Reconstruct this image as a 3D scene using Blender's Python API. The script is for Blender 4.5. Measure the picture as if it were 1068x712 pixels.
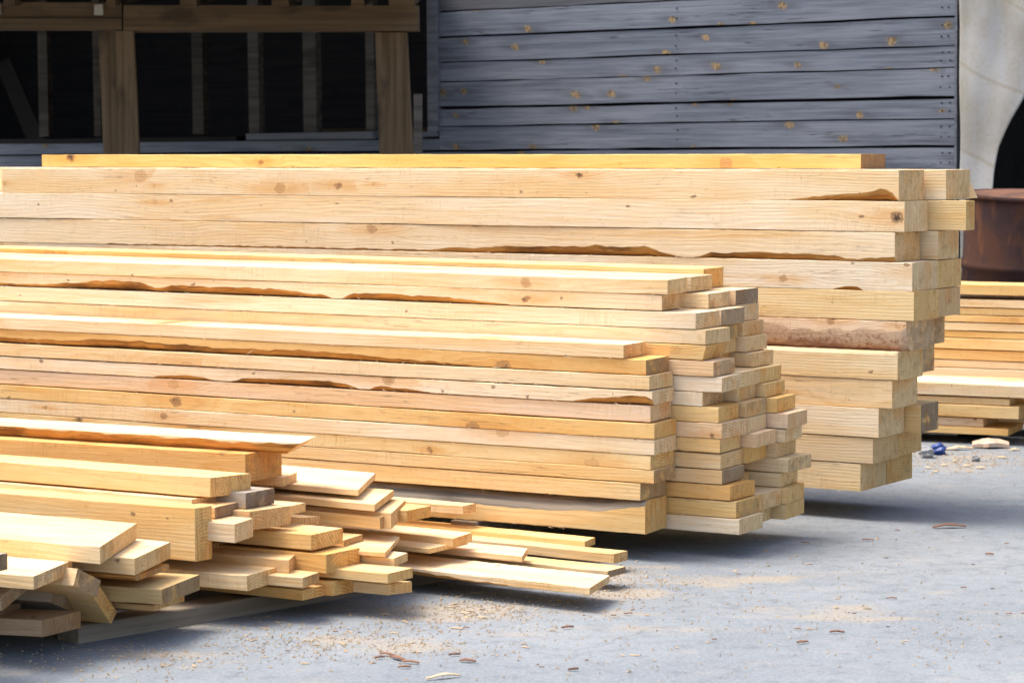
import bpy, bmesh, math, random
from mathutils import Vector, Matrix
R = math.radians
scene = bpy.context.scene
COL = scene.collection
for o in list(bpy.data.objects):
    bpy.data.objects.remove(o)

# ------------------------------------------------------------------ camera
F, CX, CY, HC = 2750.0, 534.0, 356.0, 1.28      # focal length in photo pixels, photo centre, eye height
HORIZON = 145.0
PITCH = math.atan((CY - HORIZON) / F)
cd = bpy.data.cameras.new('camera'); cam = bpy.data.objects.new('camera', cd); COL.objects.link(cam)
cam.location = (0, 0, HC); cam.rotation_euler = (math.pi / 2 - PITCH, 0, 0)
cd.sensor_width = 36.0; cd.lens = F / 1068.0 * 36.0
cd.clip_start = 0.1; cd.clip_end = 2000
cd.dof.use_dof = True; cd.dof.focus_distance = 8.0; cd.dof.aperture_fstop = 8.0
scene.camera = cam

# ------------------------------------------------------------------ daylight
SUN_TO = Vector((-0.40, 0.08, 0.90)).normalized()      # towards the sun
w = bpy.data.worlds.new('World'); scene.world = w; w.use_nodes = True
nt = w.node_tree; nt.nodes.clear()
sky = nt.nodes.new('ShaderNodeTexSky'); sky.sky_type = 'NISHITA'; sky.sun_disc = False
sky.sun_elevation = math.asin(SUN_TO.z); sky.sun_rotation = math.atan2(SUN_TO.x, SUN_TO.y)
sky.air_density = 1.0; sky.dust_density = 6.0; sky.ozone_density = 1.0
bg = nt.nodes.new('ShaderNodeBackground'); bg.inputs['Strength'].default_value = 0.15
wo = nt.nodes.new('ShaderNodeOutputWorld')
nt.links.new(sky.outputs[0], bg.inputs[0]); nt.links.new(bg.outputs[0], wo.inputs[0])
sl = bpy.data.lights.new('sun', 'SUN'); sl.energy = 1.4; sl.angle = R(24); sl.color = (1.0, 0.95, 0.87)
so = bpy.data.objects.new('sun', sl); COL.objects.link(so)
so.rotation_euler = (-SUN_TO).to_track_quat('-Z', 'Y').to_euler(); so.location = (-6, -2, 12)
scene.view_settings.view_transform = 'Standard'; scene.view_settings.look = 'None'
scene.view_settings.gamma = 1; scene.view_settings.use_curve_mapping = False
scene.view_settings.exposure = 1.05

# ------------------------------------------------------------------ photo pixel -> world helpers
EYE = Vector((0, 0, HC))
def ray(x, y):
    u, v = (x - CX) / F, (CY - y) / F
    return Vector((u, math.cos(PITCH) + v * math.sin(PITCH), -math.sin(PITCH) + v * math.cos(PITCH)))
def hit(x, y, p, n):
    r = ray(x, y); return EYE + r * ((p - EYE).dot(n) / r.dot(n))
def hit_z(x, y, z):
    return hit(x, y, Vector((0, 0, z)), Vector((0, 0, 1)))
def hit_d(x, y, d):
    return hit(x, y, Vector((0, d, 0)), Vector((0, 1, 0)))
def frame_from_vp(vx, vy):
    """axes of a pile whose long edges vanish at pixel (vx, vy): X points to its right-hand end, Y to the back, Z up"""
    a = ray(vx, vy).normalized(); X = -a
    Y = Vector((0, 0, 1)).cross(X).normalized(); Z = X.cross(Y)
    return X, Y, Z

# ------------------------------------------------------------------ object helpers
def link(o, parent=None):
    COL.objects.link(o)
    if parent is not None: o.parent = parent
    return o
def tag(o, label=None, cat=None, group=None, kind=None):
    if label: o['label'] = label
    if cat: o['category'] = cat
    if group: o['group'] = group
    if kind: o['kind'] = kind
    return o
def mesh_obj(name, bm, mats, parent=None, smooth=False):
    me = bpy.data.meshes.new(name)
    bmesh.ops.recalc_face_normals(bm, faces=bm.faces[:])
    bm.to_mesh(me); bm.free()
    for m in (mats if isinstance(mats, (list, tuple)) else [mats]): me.materials.append(m)
    if smooth:
        for p in me.polygons: p.use_smooth = True
    return link(bpy.data.objects.new(name, me), parent)
def empty(name, loc=(0, 0, 0)):
    o = bpy.data.objects.new(name, None); o.location = loc; o.empty_display_size = .1
    return link(o)
def add_box(bm, x0, x1, y0, y1, z0, z1, bev=0.0, M=None, jit=0.0, rng=random):
    vs = [bm.verts.new(Vector((x, y, z)) + Vector((rng.uniform(-jit, jit), rng.uniform(-jit, jit), rng.uniform(-jit, jit))))
          for x in (x0, x1) for y in (y0, y1) for z in (z0, z1)]
    fs = [bm.faces.new([vs[i] for i in f]) for f in ((0, 1, 3, 2), (4, 6, 7, 5), (0, 4, 5, 1), (2, 3, 7, 6), (0, 2, 6, 4), (1, 5, 7, 3))]
    if bev:
        bmesh.ops.recalc_face_normals(bm, faces=fs)
        g = bmesh.ops.bevel(bm, geom=list({e for f in fs for e in f.edges}), offset=bev, segments=1, affect='EDGES', profile=.5)
        allv = list({v for f in g['faces'] for v in f.verts} | {v for v in vs if v.is_valid})
    else: allv = vs
    if M is not None:
        for v in allv: v.co = M @ v.co
    return allv

# ------------------------------------------------------------------ material helpers
class NB:
    def __init__(s, name):
        s.m = bpy.data.materials.new(name); s.m.use_nodes = True; s.t = s.m.node_tree; s.t.nodes.clear()
        s.out = s.n('ShaderNodeOutputMaterial'); s.b = s.n('ShaderNodeBsdfPrincipled')
        s.l(s.b.outputs[0], s.out.inputs[0])
    def n(s, t, **k):
        o = s.t.nodes.new(t)
        for a, v in k.items(): setattr(o, a, v)
        return o
    def l(s, a, b): s.t.links.new(a, b)
    def put(s, i, v):
        if isinstance(v, (int, float, tuple, list)): i.default_value = v
        else: s.l(v, i)
    def math(s, op, a, b=0.0, c=None, clamp=False):
        o = s.n('ShaderNodeMath', operation=op); o.use_clamp = clamp
        s.put(o.inputs[0], a); s.put(o.inputs[1], b)
        if c is not None: s.put(o.inputs[2], c)
        return o.outputs[0]
    def vmath(s, op, a, b=None):
        o = s.n('ShaderNodeVectorMath', operation=op); s.put(o.inputs[0], a)
        if b is not None: s.put(o.inputs[1], b)
        return o.outputs['Value'] if op in ('LENGTH', 'DISTANCE', 'DOT_PRODUCT') else o.outputs[0]
    def noise(s, vec, scale=1.0, detail=2.0, rough=.5, dist=0.0, dim='3D'):
        o = s.n('ShaderNodeTexNoise', noise_dimensions=dim); s.put(o.inputs['Vector'], vec)
        o.inputs['Scale'].default_value = scale; o.inputs['Detail'].default_value = detail
        o.inputs['Roughness'].default_value = rough; o.inputs['Distortion'].default_value = dist
        return o.outputs[0]
    def vor(s, vec, scale, dim='2D', rnd=1.0):
        o = s.n('ShaderNodeTexVoronoi', voronoi_dimensions=dim); s.put(o.inputs['Vector'], vec)
        o.inputs['Scale'].default_value = scale; o.inputs['Randomness'].default_value = rnd
        return o
    def ramp(s, f, lo, hi, a=0.0, b=1.0):
        o = s.n('ShaderNodeMapRange', interpolation_type='SMOOTHSTEP'); s.put(o.inputs[0], f)
        for i, v in enumerate((lo, hi, a, b)): s.put(o.inputs[i + 1], v)
        return o.outputs[0]
    def mix(s, f, a, b, mode='MIX'):
        o = s.n('ShaderNodeMix', data_type='RGBA', blend_type=mode); s.put(o.inputs[0], f)
        for i, v in ((6, a), (7, b)):
            if isinstance(v, tuple): v = tuple(v) + (1,) if len(v) == 3 else v
            s.put(o.inputs[i], v)
        return o.outputs[2]
    def comb(s, x, y, z):
        o = s.n('ShaderNodeCombineXYZ')
        for i, v in enumerate((x, y, z)): s.put(o.inputs[i], v)
        return o.outputs[0]
    def sep(s, v):
        o = s.n('ShaderNodeSeparateXYZ'); s.l(v, o.inputs[0]); return o.outputs
    def bump(s, h, strength=.3, dist=.002):
        o = s.n('ShaderNodeBump'); s.l(h, o.inputs['Height']); o.inputs['Strength'].default_value = strength
        o.inputs['Distance'].default_value = dist; s.l(o.outputs[0], s.b.inputs['Normal'])
    def fin(s, col, rough=.7, spec=.3):
        s.put(s.b.inputs['Base Color'], col if not isinstance(col, tuple) else tuple(col) + (1,))
        s.put(s.b.inputs['Roughness'], rough); s.b.inputs['Specular IOR Level'].default_value = spec
        return s.m

def wood_coords(N):
    tc = N.n('ShaderNodeTexCoord'); oi = N.n('ShaderNodeObjectInfo')
    off = N.vmath('SCALE', N.comb(oi.outputs['Random'], N.math('FRACT', N.math('MULTIPLY', oi.outputs['Random'], 17.3)), N.math('FRACT', N.math('MULTIPLY', oi.outputs['Random'], 91.7))))
    off.node.inputs['Scale'].default_value = 40.0
    p = N.vmath('ADD', tc.outputs['Object'], off)
    # growth rings round a pith line that wanders slowly along the board
    loc = N.sep(tc.outputs['Object']); rnd = oi.outputs['Random']
    py = N.math('MULTIPLY', N.math('SUBTRACT', N.math('FRACT', N.math('MULTIPLY', rnd, 7.7)), .2), .16)
    pz = N.math('MULTIPLY', N.math('SUBTRACT', N.math('FRACT', N.math('MULTIPLY', rnd, 31.1)), .7), .14)
    wob = N.noise(N.vmath('MULTIPLY', p, (1.1, 5, 5)), 1.0, 3.0)
    wob = N.math('MULTIPLY', N.math('SUBTRACT', wob, .5), .085)
    r = N.vmath('LENGTH', N.comb(0.0, N.math('SUBTRACT', loc[1], py), N.math('SUBTRACT', loc[2], pz)))
    r = N.math('ADD', r, wob)
    ring = N.math('SINE', N.math('MULTIPLY', r, 2 * math.pi / .0085))
    return tc, oi, p, loc, r, ring

def make_pine_face():
    N = NB('pine_sawn_face'); tc, oi, p, loc, r, ring0 = wood_coords(N)
    base = oi.outputs['Color']; ps = N.sep(p)
    # knot field, two sizes
    w1 = N.math('SUBTRACT', N.noise(N.vmath('MULTIPLY', p, (48, 52, 52)), 1.0, 3.0, .65), .5)
    w2 = N.math('SUBTRACT', N.noise(N.vmath('ADD', N.vmath('MULTIPLY', p, (40, 44, 44)), (7.0, 3.0, 1.0)), 1.0, 3.0, .65), .5)
    kz = N.math('ADD', N.math('ADD', ps[2], N.math('MULTIPLY', ps[1], .25)), N.math('MULTIPLY', w2, .022))
    kx = N.math('ADD', N.math('MULTIPLY', ps[0], .72), N.math('MULTIPLY', w1, .026))
    def knots(sc, r0, r1, thr, sx, ox):
        kv = N.comb(N.math('ADD', N.math('MULTIPLY', kx, sx), ox), kz, 0.0)
        vo = N.vor(kv, sc); d = N.math('DIVIDE', vo.outputs['Distance'], sc)
        cs = N.n('ShaderNodeSeparateColor'); N.l(vo.outputs['Color'], cs.inputs[0])
        on = N.math('GREATER_THAN', cs.outputs[1], thr)
        rad = N.math('MULTIPLY_ADD', N.math('POWER', cs.outputs[0], 1.5), r1, r0)
        # the grain is drawn out along the board on both sides of a knot
        dv = N.vmath('SUBTRACT', kv, vo.outputs['Position']); dv = N.vmath('SCALE', dv); dv.node.inputs['Scale'].default_value = 1.0
        return d, rad, on, cs, dv
    d, rad, on, cs, dv = knots(3.7, .006, .015, .33, 1.0, 0.0)
    q = N.math('DIVIDE', d, rad)
    dl = N.vmath('LENGTH', N.vmath('MULTIPLY', dv, (.26, 1.0, 0.0)))
    ql = N.math('DIVIDE', dl, rad)
    d2, rad2, on2, cs2, dv2 = knots(8.0, .002, .005, .66, 1.0, 3.7)
    q2 = N.math('DIVIDE', d2, rad2)
    push = N.math('MULTIPLY', N.math('MULTIPLY', N.ramp(ql, .4, 3.2, 1, 0), on), N.math('MULTIPLY', rad, 1.7))
    ring = N.math('SINE', N.math('MULTIPLY', N.math('ADD', r, push), 2 * math.pi / .0105))
    tone = N.noise(N.vmath('MULTIPLY', p, (1.1, 7, 7)), 1.0, 4.0, .6)
    col = N.mix(N.ramp(tone, .40, .66, 0, .75), base, N.mix(1.0, base, (.95, .80, .56), 'MULTIPLY'))
    pale = N.noise(N.vmath('MULTIPLY', p, (1.7, 10, 18)), 1.0, 3.0, .6)
    col = N.mix(N.ramp(pale, .50, .70, 0, .5), col, N.mix(1.0, col, (1.05, 1.12, 1.24), 'MULTIPLY'))
    ringamt = N.ramp(N.noise(N.vmath('MULTIPLY', p, (1.3, 6, 6)), 1.0, 2.0), .35, .65, .06, .40)
    rg = N.ramp(ring, .0, 1.0, 0, 1)
    col = N.mix(N.math('MULTIPLY', rg, ringamt), col, N.mix(1.0, col, (.89, .74, .52), 'MULTIPLY'))
    fib = N.noise(N.vmath('MULTIPLY', p, (6, 190, 190)), 1.0, 3.0, .6)
    col = N.mix(N.ramp(fib, .40, .68, 0, .34), col, N.mix(1.0, col, (.83, .72, .57), 'MULTIPLY'))
    sm = N.noise(N.vmath('MULTIPLY', p, (170, 6, 12)), 1.0, 3.0, .6)
    smm = N.ramp(N.noise(N.vmath('MULTIPLY', p, (3.5, 6, 8)), 1.0, 2.0), .50, .68)
    smv = N.math('MULTIPLY', N.ramp(sm, .45, .7), smm)
    col = N.mix(N.math('MULTIPLY', smv, .30), col, N.mix(1.0, col, (.82, .68, .52), 'MULTIPLY'))
    # knots
    core = N.math('MULTIPLY', N.ramp(q, .45, 1.20, 1, 0), on); rim = N.math('MULTIPLY', N.ramp(N.math('ABSOLUTE', N.math('SUBTRACT', q, .95)), 0, .25, 1, 0), on)
    halo = N.math('MULTIPLY', N.ramp(ql, .5, 2.6, 1, 0), on)
    kc = N.mix(N.ramp(cs.outputs[2], .3, .8), (.62, .34, .13), (.36, .19, .085))
    kr = N.math('SINE', N.math('MULTIPLY', N.math('ADD', d, N.math('MULTIPLY', w1, .004)), 1900))
    kc = N.mix(N.ramp(kr, -.4, 1, 0, .5), kc, (.22, .115, .055))
    kc = N.mix(N.math('GREATER_THAN', N.math('MULTIPLY', cs.outputs[2], N.noise(N.vmath('MULTIPLY', p, (120, 120, 120)), 1.0, 2.0)), .46), kc, (.07, .045, .03))
    col = N.mix(N.math('MULTIPLY', halo, .55), col, N.mix(1.0, col, (.86, .62, .36), 'MULTIPLY'))
    amt = N.math('MULTIPLY_ADD', cs.outputs[2], .60, .38)
    col = N.mix(N.math('MULTIPLY', core, amt), col, kc)
    col = N.mix(N.math('MULTIPLY', rim, N.math('MULTIPLY', amt, .5)), col, (.16, .075, .03))
    col = N.mix(N.math('MULTIPLY', N.math('MULTIPLY', N.ramp(q2, .6, 1.2, 1, 0), on2), .75), col, (.20, .11, .06))
    # resin streaks, blue stain and handling dirt of their own shape
    rs = N.noise(N.vmath('MULTIPLY', p, (1.2, 28, 28)), 1.0, 4.0, .62)
    col = N.mix(N.ramp(rs, .60, .76, 0, .75), col, (.66, .35, .09))
    bs = N.noise(N.vmath('MULTIPLY', p, (2.6, 16, 16)), 1.0, 4.0, .62, .6)
    col = N.mix(N.ramp(bs, .65, .78, 0, .5), col, (.34, .30, .25))
    dt = N.noise(N.vmath('MULTIPLY', p, (26, 40, 40)), 1.0, 4.0, .7)
    col = N.mix(N.ramp(dt, .58, .76, 0, .42), col, N.mix(1.0, col, (.62, .50, .38), 'MULTIPLY'))
    ck = N.noise(N.vmath('MULTIPLY', p, (.9, 46, 46)), 1.0, 3.0, .6)
    ckm = N.ramp(N.noise(N.vmath('MULTIPLY', p, (1.6, 9, 9)), 1.0, 1.0), .60, .68)
    col = N.mix(N.math('MULTIPLY', N.ramp(N.math('ABSOLUTE', N.math('SUBTRACT', ck, .5)), 0, .010, .7, 0), ckm), col, (.22, .13, .07))
    h = N.math('ADD', N.math('MULTIPLY', fib, .8), N.math('ADD', N.math('MULTIPLY', smv, .6), N.math('ADD', N.math('MULTIPLY', ring, .1), N.math('MULTIPLY', dt, .5))))
    N.bump(h, .6, .0022)
    return N.fin(col, N.math('MULTIPLY_ADD', fib, .2, .62), .2)

def make_pine_end():
    N = NB('pine_end_grain'); tc, oi, p, loc, r, ring = wood_coords(N)
    base = N.mix(1.0, oi.outputs['Color'], (1.0, .89, .71), 'MULTIPLY')
    rg = N.ramp(ring, -.2, 1.0, 0, 1)
    col = N.mix(N.math('MULTIPLY', rg, .6), base, N.mix(1.0, base, (.78, .58, .36), 'MULTIPLY'))
    st = N.noise(N.vmath('MULTIPLY', p, (4, 170, 12)), 1.0, 3.0)
    col = N.mix(N.ramp(st, .40, .70, 0, .6), col, N.mix(1.0, col, (.74, .62, .47), 'MULTIPLY'))
    bl = N.noise(N.vmath('MULTIPLY', p, (9, 18, 18)), 1.0, 3.0, .6)
    amt = N.math('SUBTRACT', 1.0, oi.outputs['Alpha'])
    col = N.mix(N.math('MULTIPLY', N.ramp(N.math('ADD', bl, N.math('MULTIPLY', amt, .28)), .55, .70), N.math('MULTIPLY_ADD', amt, .62, .12)), col, N.mix(amt, (.42, .27, .13), (.17, .135, .11)))
    hs = N.noise(N.vmath('MULTIPLY', p, (7, 9, 9)), 1.0, 2.0)
    col = N.mix(N.ramp(hs, .50, .66, 0, .5), col, N.mix(1.0, col, (.95, .66, .36), 'MULTIPLY'))
    dt = N.noise(N.vmath('MULTIPLY', p, (20, 34, 34)), 1.0, 4.0, .7)
    col = N.mix(N.ramp(dt, .50, .72, 0, .6), col, N.mix(1.0, col, (.60, .46, .32), 'MULTIPLY'))
    # drying cracks
    ck = N.noise(N.vmath('MULTIPLY', p, (2, 60, 22)), 1.0, 4.0, .7, 1.5)
    col = N.mix(N.ramp(N.math('ABSOLUTE', N.math('SUBTRACT', ck, .5)), 0, .012, .55, 0), col, (.16, .09, .05))
    N.bump(N.math('ADD', st, N.math('MULTIPLY', ring, .2)), .6, .0025)
    return N.fin(col, .8, .2)

def make_bark():
    N = NB('bark_wane'); tc, oi, p, loc, r, ring = wood_coords(N)
    a = N.noise(N.vmath('MULTIPLY', p, (2.2, 60, 60)), 1.0, 4.0, .6)
    b = N.noise(N.vmath('MULTIPLY', p, (6, 14, 14)), 1.0, 3.0)
    col = N.mix(N.ramp(a, .35, .65), (.62, .33, .095), (.38, .16, .035))
    col = N.mix(N.ramp(b, .52, .70, 0, .8), col, (.15, .065, .022))
    col = N.mix(N.ramp(N.noise(N.vmath('MULTIPLY', p, (14, 90, 90)), 1.0, 2.0), .62, .75, 0, .7), col, (.66, .42, .17))
    N.bump(N.math('ADD', a, N.math('MULTIPLY', b, .7)), 1.0, .009)
    return N.fin(col, .8, .2)

def make_red_bark():
    N = NB('inner_bark'); tc, oi, p, loc, r, ring = wood_coords(N)
    a = N.noise(N.vmath('MULTIPLY', p, (5, 20, 20)), 1.0, 6.0, .7); b = N.noise(N.vmath('MULTIPLY', p, (26, 70, 70)), 1.0, 4.0, .7)
    z = N.math('ADD', loc[2], N.math('MULTIPLY', N.math('SUBTRACT', a, .5), .09))
    col = N.mix(N.ramp(z, -.012, .034), (.24, .095, .05), (.76, .53, .34))
    sp = N.noise(N.vmath('MULTIPLY', p, (60, 75, 75)), 1.0, 4.0, .75)
    col = N.mix(N.math('MULTIPLY', N.ramp(sp, .48, .62, 0, .85), N.ramp(z, .075, .03, 0, 1)), col, (.40, .17, .09))
    col = N.mix(N.ramp(b, .54, .68, 0, .5), col, (.50, .27, .15))
    col = N.mix(N.ramp(N.noise(N.vmath('MULTIPLY', p, (3, 90, 90)), 1.0, 3.0), .55, .7, 0, .6), col, (.60, .38, .21))
    N.bump(N.math('ADD', b, N.math('MULTIPLY', a, .4)), .9, .006)
    return N.fin(col, .85, .15)

def make_weathered(name, c1, c2, c3=(.10, .09, .085)):
    N = NB(name); tc, oi, p, loc, r, ring = wood_coords(N)
    a = N.noise(N.vmath('MULTIPLY', p, (1.2, 40, 40)), 1.0, 4.0, .6)
    b = N.noise(N.vmath('MULTIPLY', p, (3, 6, 6)), 1.0, 3.0)
    col = N.mix(N.ramp(a, .32, .68), c1, c2)
    col = N.mix(N.ramp(b, .55, .72, 0, .6), col, c3)
    N.bump(a, .5, .003)
    return N.fin(col, .85, .2)

PINE, PEND, BARK, RBARK = make_pine_face(), make_pine_end(), make_bark(), make_red_bark()
GREYW = make_weathered('weathered_grey_wood', (.24, .195, .145), (.36, .30, .225))
BROWNW = make_weathered('weathered_brown_wood', (.10, .069, .039), (.155, .108, .063), (.035, .028, .02))
STUDW = make_weathered('weathered_stud_wood', (.075, .068, .058), (.13, .12, .105), (.03, .028, .026))
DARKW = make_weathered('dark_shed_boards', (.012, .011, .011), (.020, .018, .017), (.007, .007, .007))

# ================================================================== setting
def make_ground():
    N = NB('concrete_yard'); tc = N.n('ShaderNodeTexCoord'); p = tc.outputs['Object']
    big = N.noise(p, .7, 4.0, .6); med = N.noise(p, 4.0, 5.0, .65); fine = N.noise(p, 90.0, 3.0, .7)
    col = N.mix(N.ramp(big, .35, .68), (.172, .198, .222), (.242, .268, .288))
    col = N.mix(N.ramp(med, .42, .66, 0, .5), col, (.165, .188, .208))
    col = N.mix(N.ramp(fine, .42, .64, 0, .45), col, (.32, .338, .345))
    mid = N.noise(p, 16.0, 5.0, .7)
    col = N.mix(N.ramp(mid, .48, .68, 0, .5), col, (.13, .148, .166))
    col = N.mix(N.ramp(N.noise(N.vmath('MULTIPLY', p, (1.0, 2.2, 1)), 2.6, 5.0, .7), .54, .70, 0, .6), col, (.30, .298, .29))
    ck = N.vor(N.vmath('ADD', p, N.comb(N.math('MULTIPLY', med, .5), N.math('MULTIPLY', mid, .25), 0.0)), .9, '2D'); ck.feature = 'DISTANCE_TO_EDGE'
    col = N.mix(N.math('MULTIPLY', N.ramp(ck.outputs['Distance'], 0, .006, .55, 0), N.ramp(big, .45, .6)), col, (.09, .095, .105))
    sp = N.noise(p, 210.0, 2.0, .6)
    col = N.mix(N.ramp(sp, .57, .68, 0, .7), col, (.095, .102, .11))
    # sawdust trodden into the surface, drifting where the planks are sawn
    ps = N.sep(p)
    near = None
    for (cx, cy, rx, ry) in DUST:
        d = N.vmath('LENGTH', N.comb(N.math('DIVIDE', N.math('SUBTRACT', ps[0], cx), rx), N.math('DIVIDE', N.math('SUBTRACT', ps[1], cy), ry), 0.0))
        g = N.ramp(d, .0, 1.7, .21, 0)
        near = g if near is None else N.math('MAXIMUM', near, g)
    sd = N.math('ADD', N.noise(N.vmath('MULTIPLY', p, (1.6, 2.6, 1)), 1.7, 6.0, .62), near)
    dust = N.mix(N.ramp(fine, .35, .7), (.29, .25, .195), (.36, .315, .25))
    col = N.mix(N.math('MULTIPLY', N.ramp(sd, .60, .78), N.ramp(fine, .28, .56, .25, .9)), col, dust)
    N.bump(N.math('ADD', N.math('MULTIPLY', fine, .6), med), .45, .004)
    return N.fin(col, .85, .25)
DUST = []
for (px, py, rx, ry) in ((350, 672, .35, .16), (500, 640, .42, .22), (630, 618, .30, .20), (1015, 478, .45, .45), (120, 690, .5, .12), (690, 600, .5, .25), (850, 640, .5, .10), (560, 655, .7, .12)):
    g = hit_z(px, py, 0); DUST.append((g.x, g.y, rx, ry))
bm = bmesh.new()
bmesh.ops.create_grid(bm, x_segments=2, y_segments=2, size=250)
ground = mesh_obj('ground', bm, make_ground()); tag(ground, kind='structure')

# ------------------------------------------------------------------ the boarded shed
BX, BY, BZ = frame_from_vp(-3437, 195)
BP = hit_d(801, 145, 14.0)
BM = Matrix((BX, BY, BZ)).transposed().to_4x4(); BM.translation = BP
BMi = BM.inverted()
def bpx(x, y, off=0.0):                     # photo pixel -> (x, z) on the wall plane in the shed's own axes
    q = BMi @ hit(x, y, BP + BY * off, BY); return q.x, q.z
GZ = -BP.z - .05                            # ground level in the shed's axes

def make_siding():
    N = NB('grey_weathered_siding'); tc = N.n('ShaderNodeTexCoord'); at = N.n('ShaderNodeAttribute', attribute_name='board')
    rnd = at.outputs['Fac']
    p = N.vmath('ADD', tc.outputs['Object'], N.comb(N.math('MULTIPLY', rnd, 53.0), N.math('MULTIPLY', rnd, 11.0), N.math('MULTIPLY', rnd, 29.0)))
    a = N.noise(N.vmath('MULTIPLY', p, (1.6, 30, 46)), 1.0, 4.0, .62)
    b = N.noise(N.vmath('MULTIPLY', p, (1.1, 4, 5)), 1.0, 3.0, .6)
    col = N.mix(N.ramp(a, .3, .7), (.125, .143, .175), (.20, .224, .264))
    col = N.mix(N.ramp(b, .42, .70, 0, .6), col, (.26, .283, .32))
    col = N.mix(N.ramp(N.noise(N.vmath('MULTIPLY', p, (.7, 9, 20)), 1.0, 5.0, .7), .55, .72, 0, .5), col, (.042, .044, .050))
    col = N.mix(N.math('MULTIPLY', N.math('GREATER_THAN', rnd, .86), .55), col, (.072, .062, .055))
    g2 = N.noise(N.vmath('MULTIPLY', p, (3.2, 110, 170)), 1.0, 4.0, .7)
    col = N.mix(N.ramp(g2, .42, .66, 0, .55), col, N.mix(1.0, col, (.55, .55, .56), 'MULTIPLY'))
    ps = N.sep(p)
    w1 = N.math('SUBTRACT', N.noise(N.vmath('MULTIPLY', p, (22, 22, 22)), 1.0, 3.0, .6), .5); w2 = N.math('SUBTRACT', N.noise(N.vmath('MULTIPLY', p, (17, 19, 23)), 1.0, 3.0, .6), .5)
    kv = N.comb(N.math('ADD', N.math('MULTIPLY', ps[0], .72), N.math('MULTIPLY', w1, .035)), N.math('ADD', N.math('ADD', ps[2], N.math('MULTIPLY', ps[0], .12)), N.math('MULTIPLY', w2, .03)), 0.0)
    vo = N.vor(kv, 4.4); d = N.math('DIVIDE', vo.outputs['Distance'], 4.4)
    cs = N.n('ShaderNodeSeparateColor'); N.l(vo.outputs['Color'], cs.inputs[0])
    rad = N.math('MULTIPLY_ADD', cs.outputs[0], .014, .014); on = N.math('GREATER_THAN', cs.outputs[1], .05)
    q = N.math('DIVIDE', d, rad)
    dl = N.vmath('LENGTH', N.vmath('MULTIPLY', N.vmath('SUBTRACT', kv, vo.outputs['Position']), (.3, 1.0, 0.0)))
    col = N.mix(N.math('MULTIPLY', N.ramp(N.math('DIVIDE', dl, rad), .4, 1.5, .35, 0), on), col, (.07, .07, .074))
    kc = N.mix(N.ramp(N.noise(N.vmath('MULTIPLY', p, (50, 50, 50)), 1.0, 3.0), .38, .62), (.42, .285, .12), (.16, .11, .06))
    kc = N.mix(N.math('MULTIPLY', cs.outputs[2], .35), kc, (.12, .11, .10))
    col = N.mix(N.math('MULTIPLY', N.ramp(q, .45, 1.1, .85, 0), on), col, kc)
    ck = N.noise(N.vmath('MULTIPLY', p, (.8, 30, 34)), 1.0, 3.0, .6)
    ckm = N.ramp(N.noise(N.vmath('MULTIPLY', p, (1.5, 6, 8)), 1.0, 1.0), .52, .62)
    col = N.mix(N.math('MULTIPLY', N.ramp(N.math('ABSOLUTE', N.math('SUBTRACT', ck, .5)), 0, .014, .8, 0), ckm), col, (.025, .025, .027))
    N.bump(a, .6, .004)
    return N.fin(col, .9, .15)
SIDING = make_siding()
shed = empty('timber_shed'); shed.matrix_world = BM
tag(shed, 'weathered grey plank shed with a dark open window bay behind the lumber', 'shed')
rng = random.Random(5)
edges_px = [-31, -4, 24.5, 53.5, 75.5, 104, 126, 153, 178]
zs = [bpx(801, y)[1] for y in edges_px]
z = zs[-1]; k = 0
while z > GZ + .02:
    z -= (.135, .165)[k % 2]; zs.append(max(z, GZ)); k += 1
z = zs[0]; up = []
for k in range(8):
    z += (.16, .14)[k % 2]; up.append(z)
zs = up[::-1] + zs
x_trim = bpx(457, 80)[0]; x_end = bpx(1001, 90)[0]; x_left = bpx(-160, 140)[0] - 3.0; z_sill = bpx(330, 139)[1]
def siding_mesh(x0, x1, ztop, zbot):
    bm = bmesh.new(); lay = bm.faces.layers.float.new('board')
    for i in range(len(zs) - 1):
        a, b = zs[i], zs[i + 1]
        if b >= ztop - .01 or a <= zbot + .005: continue
        a = min(a, ztop); n = 14; gap = rng.choice((.008, .012, .016))
        lo = [rng.uniform(-.003, .003) for _ in range(n + 1)]; hi = [rng.uniform(-.003, .003) for _ in range(n + 1)]
        rid = rng.random(); dy = rng.uniform(0, .006); cols = []
        for j in range(n + 1):
            x = x0 + (x1 - x0) * j / n
            cols.append([bm.verts.new((x, yy, zz)) for yy, zz in ((-.030 - dy, b + lo[j]), (-.026 - dy, a - gap + hi[j]), (0, a - gap + hi[j]), (0, b + lo[j]))])
        for j in range(n):
            for q in range(4):
                f = bm.faces.new((cols[j][q], cols[j + 1][q], cols[j + 1][(q + 1) % 4], cols[j][(q + 1) % 4])); f[lay] = rid
        for c in (cols[0], cols[-1]):
            f = bm.faces.new(c); f[lay] = rid
    return bm
siding = mesh_obj('siding', siding_mesh(x_trim + .03, x_end - .01, 2.2, GZ), SIDING, shed)
mesh_obj('siding_below_window', siding_mesh(x_left, x_trim + .027, z_sill - .035, GZ), SIDING, shed)
BLACK = NB('shed_gap_dark').fin((.012, .012, .013), .95, .05)
bm = bmesh.new(); add_box(bm, x_trim + .03, x_end - .01, .004, .06, GZ, 2.2); add_box(bm, x_left, x_trim + .027, .004, .06, GZ, z_sill - .04)
mesh_obj('backing', bm, BLACK, shed)
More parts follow.
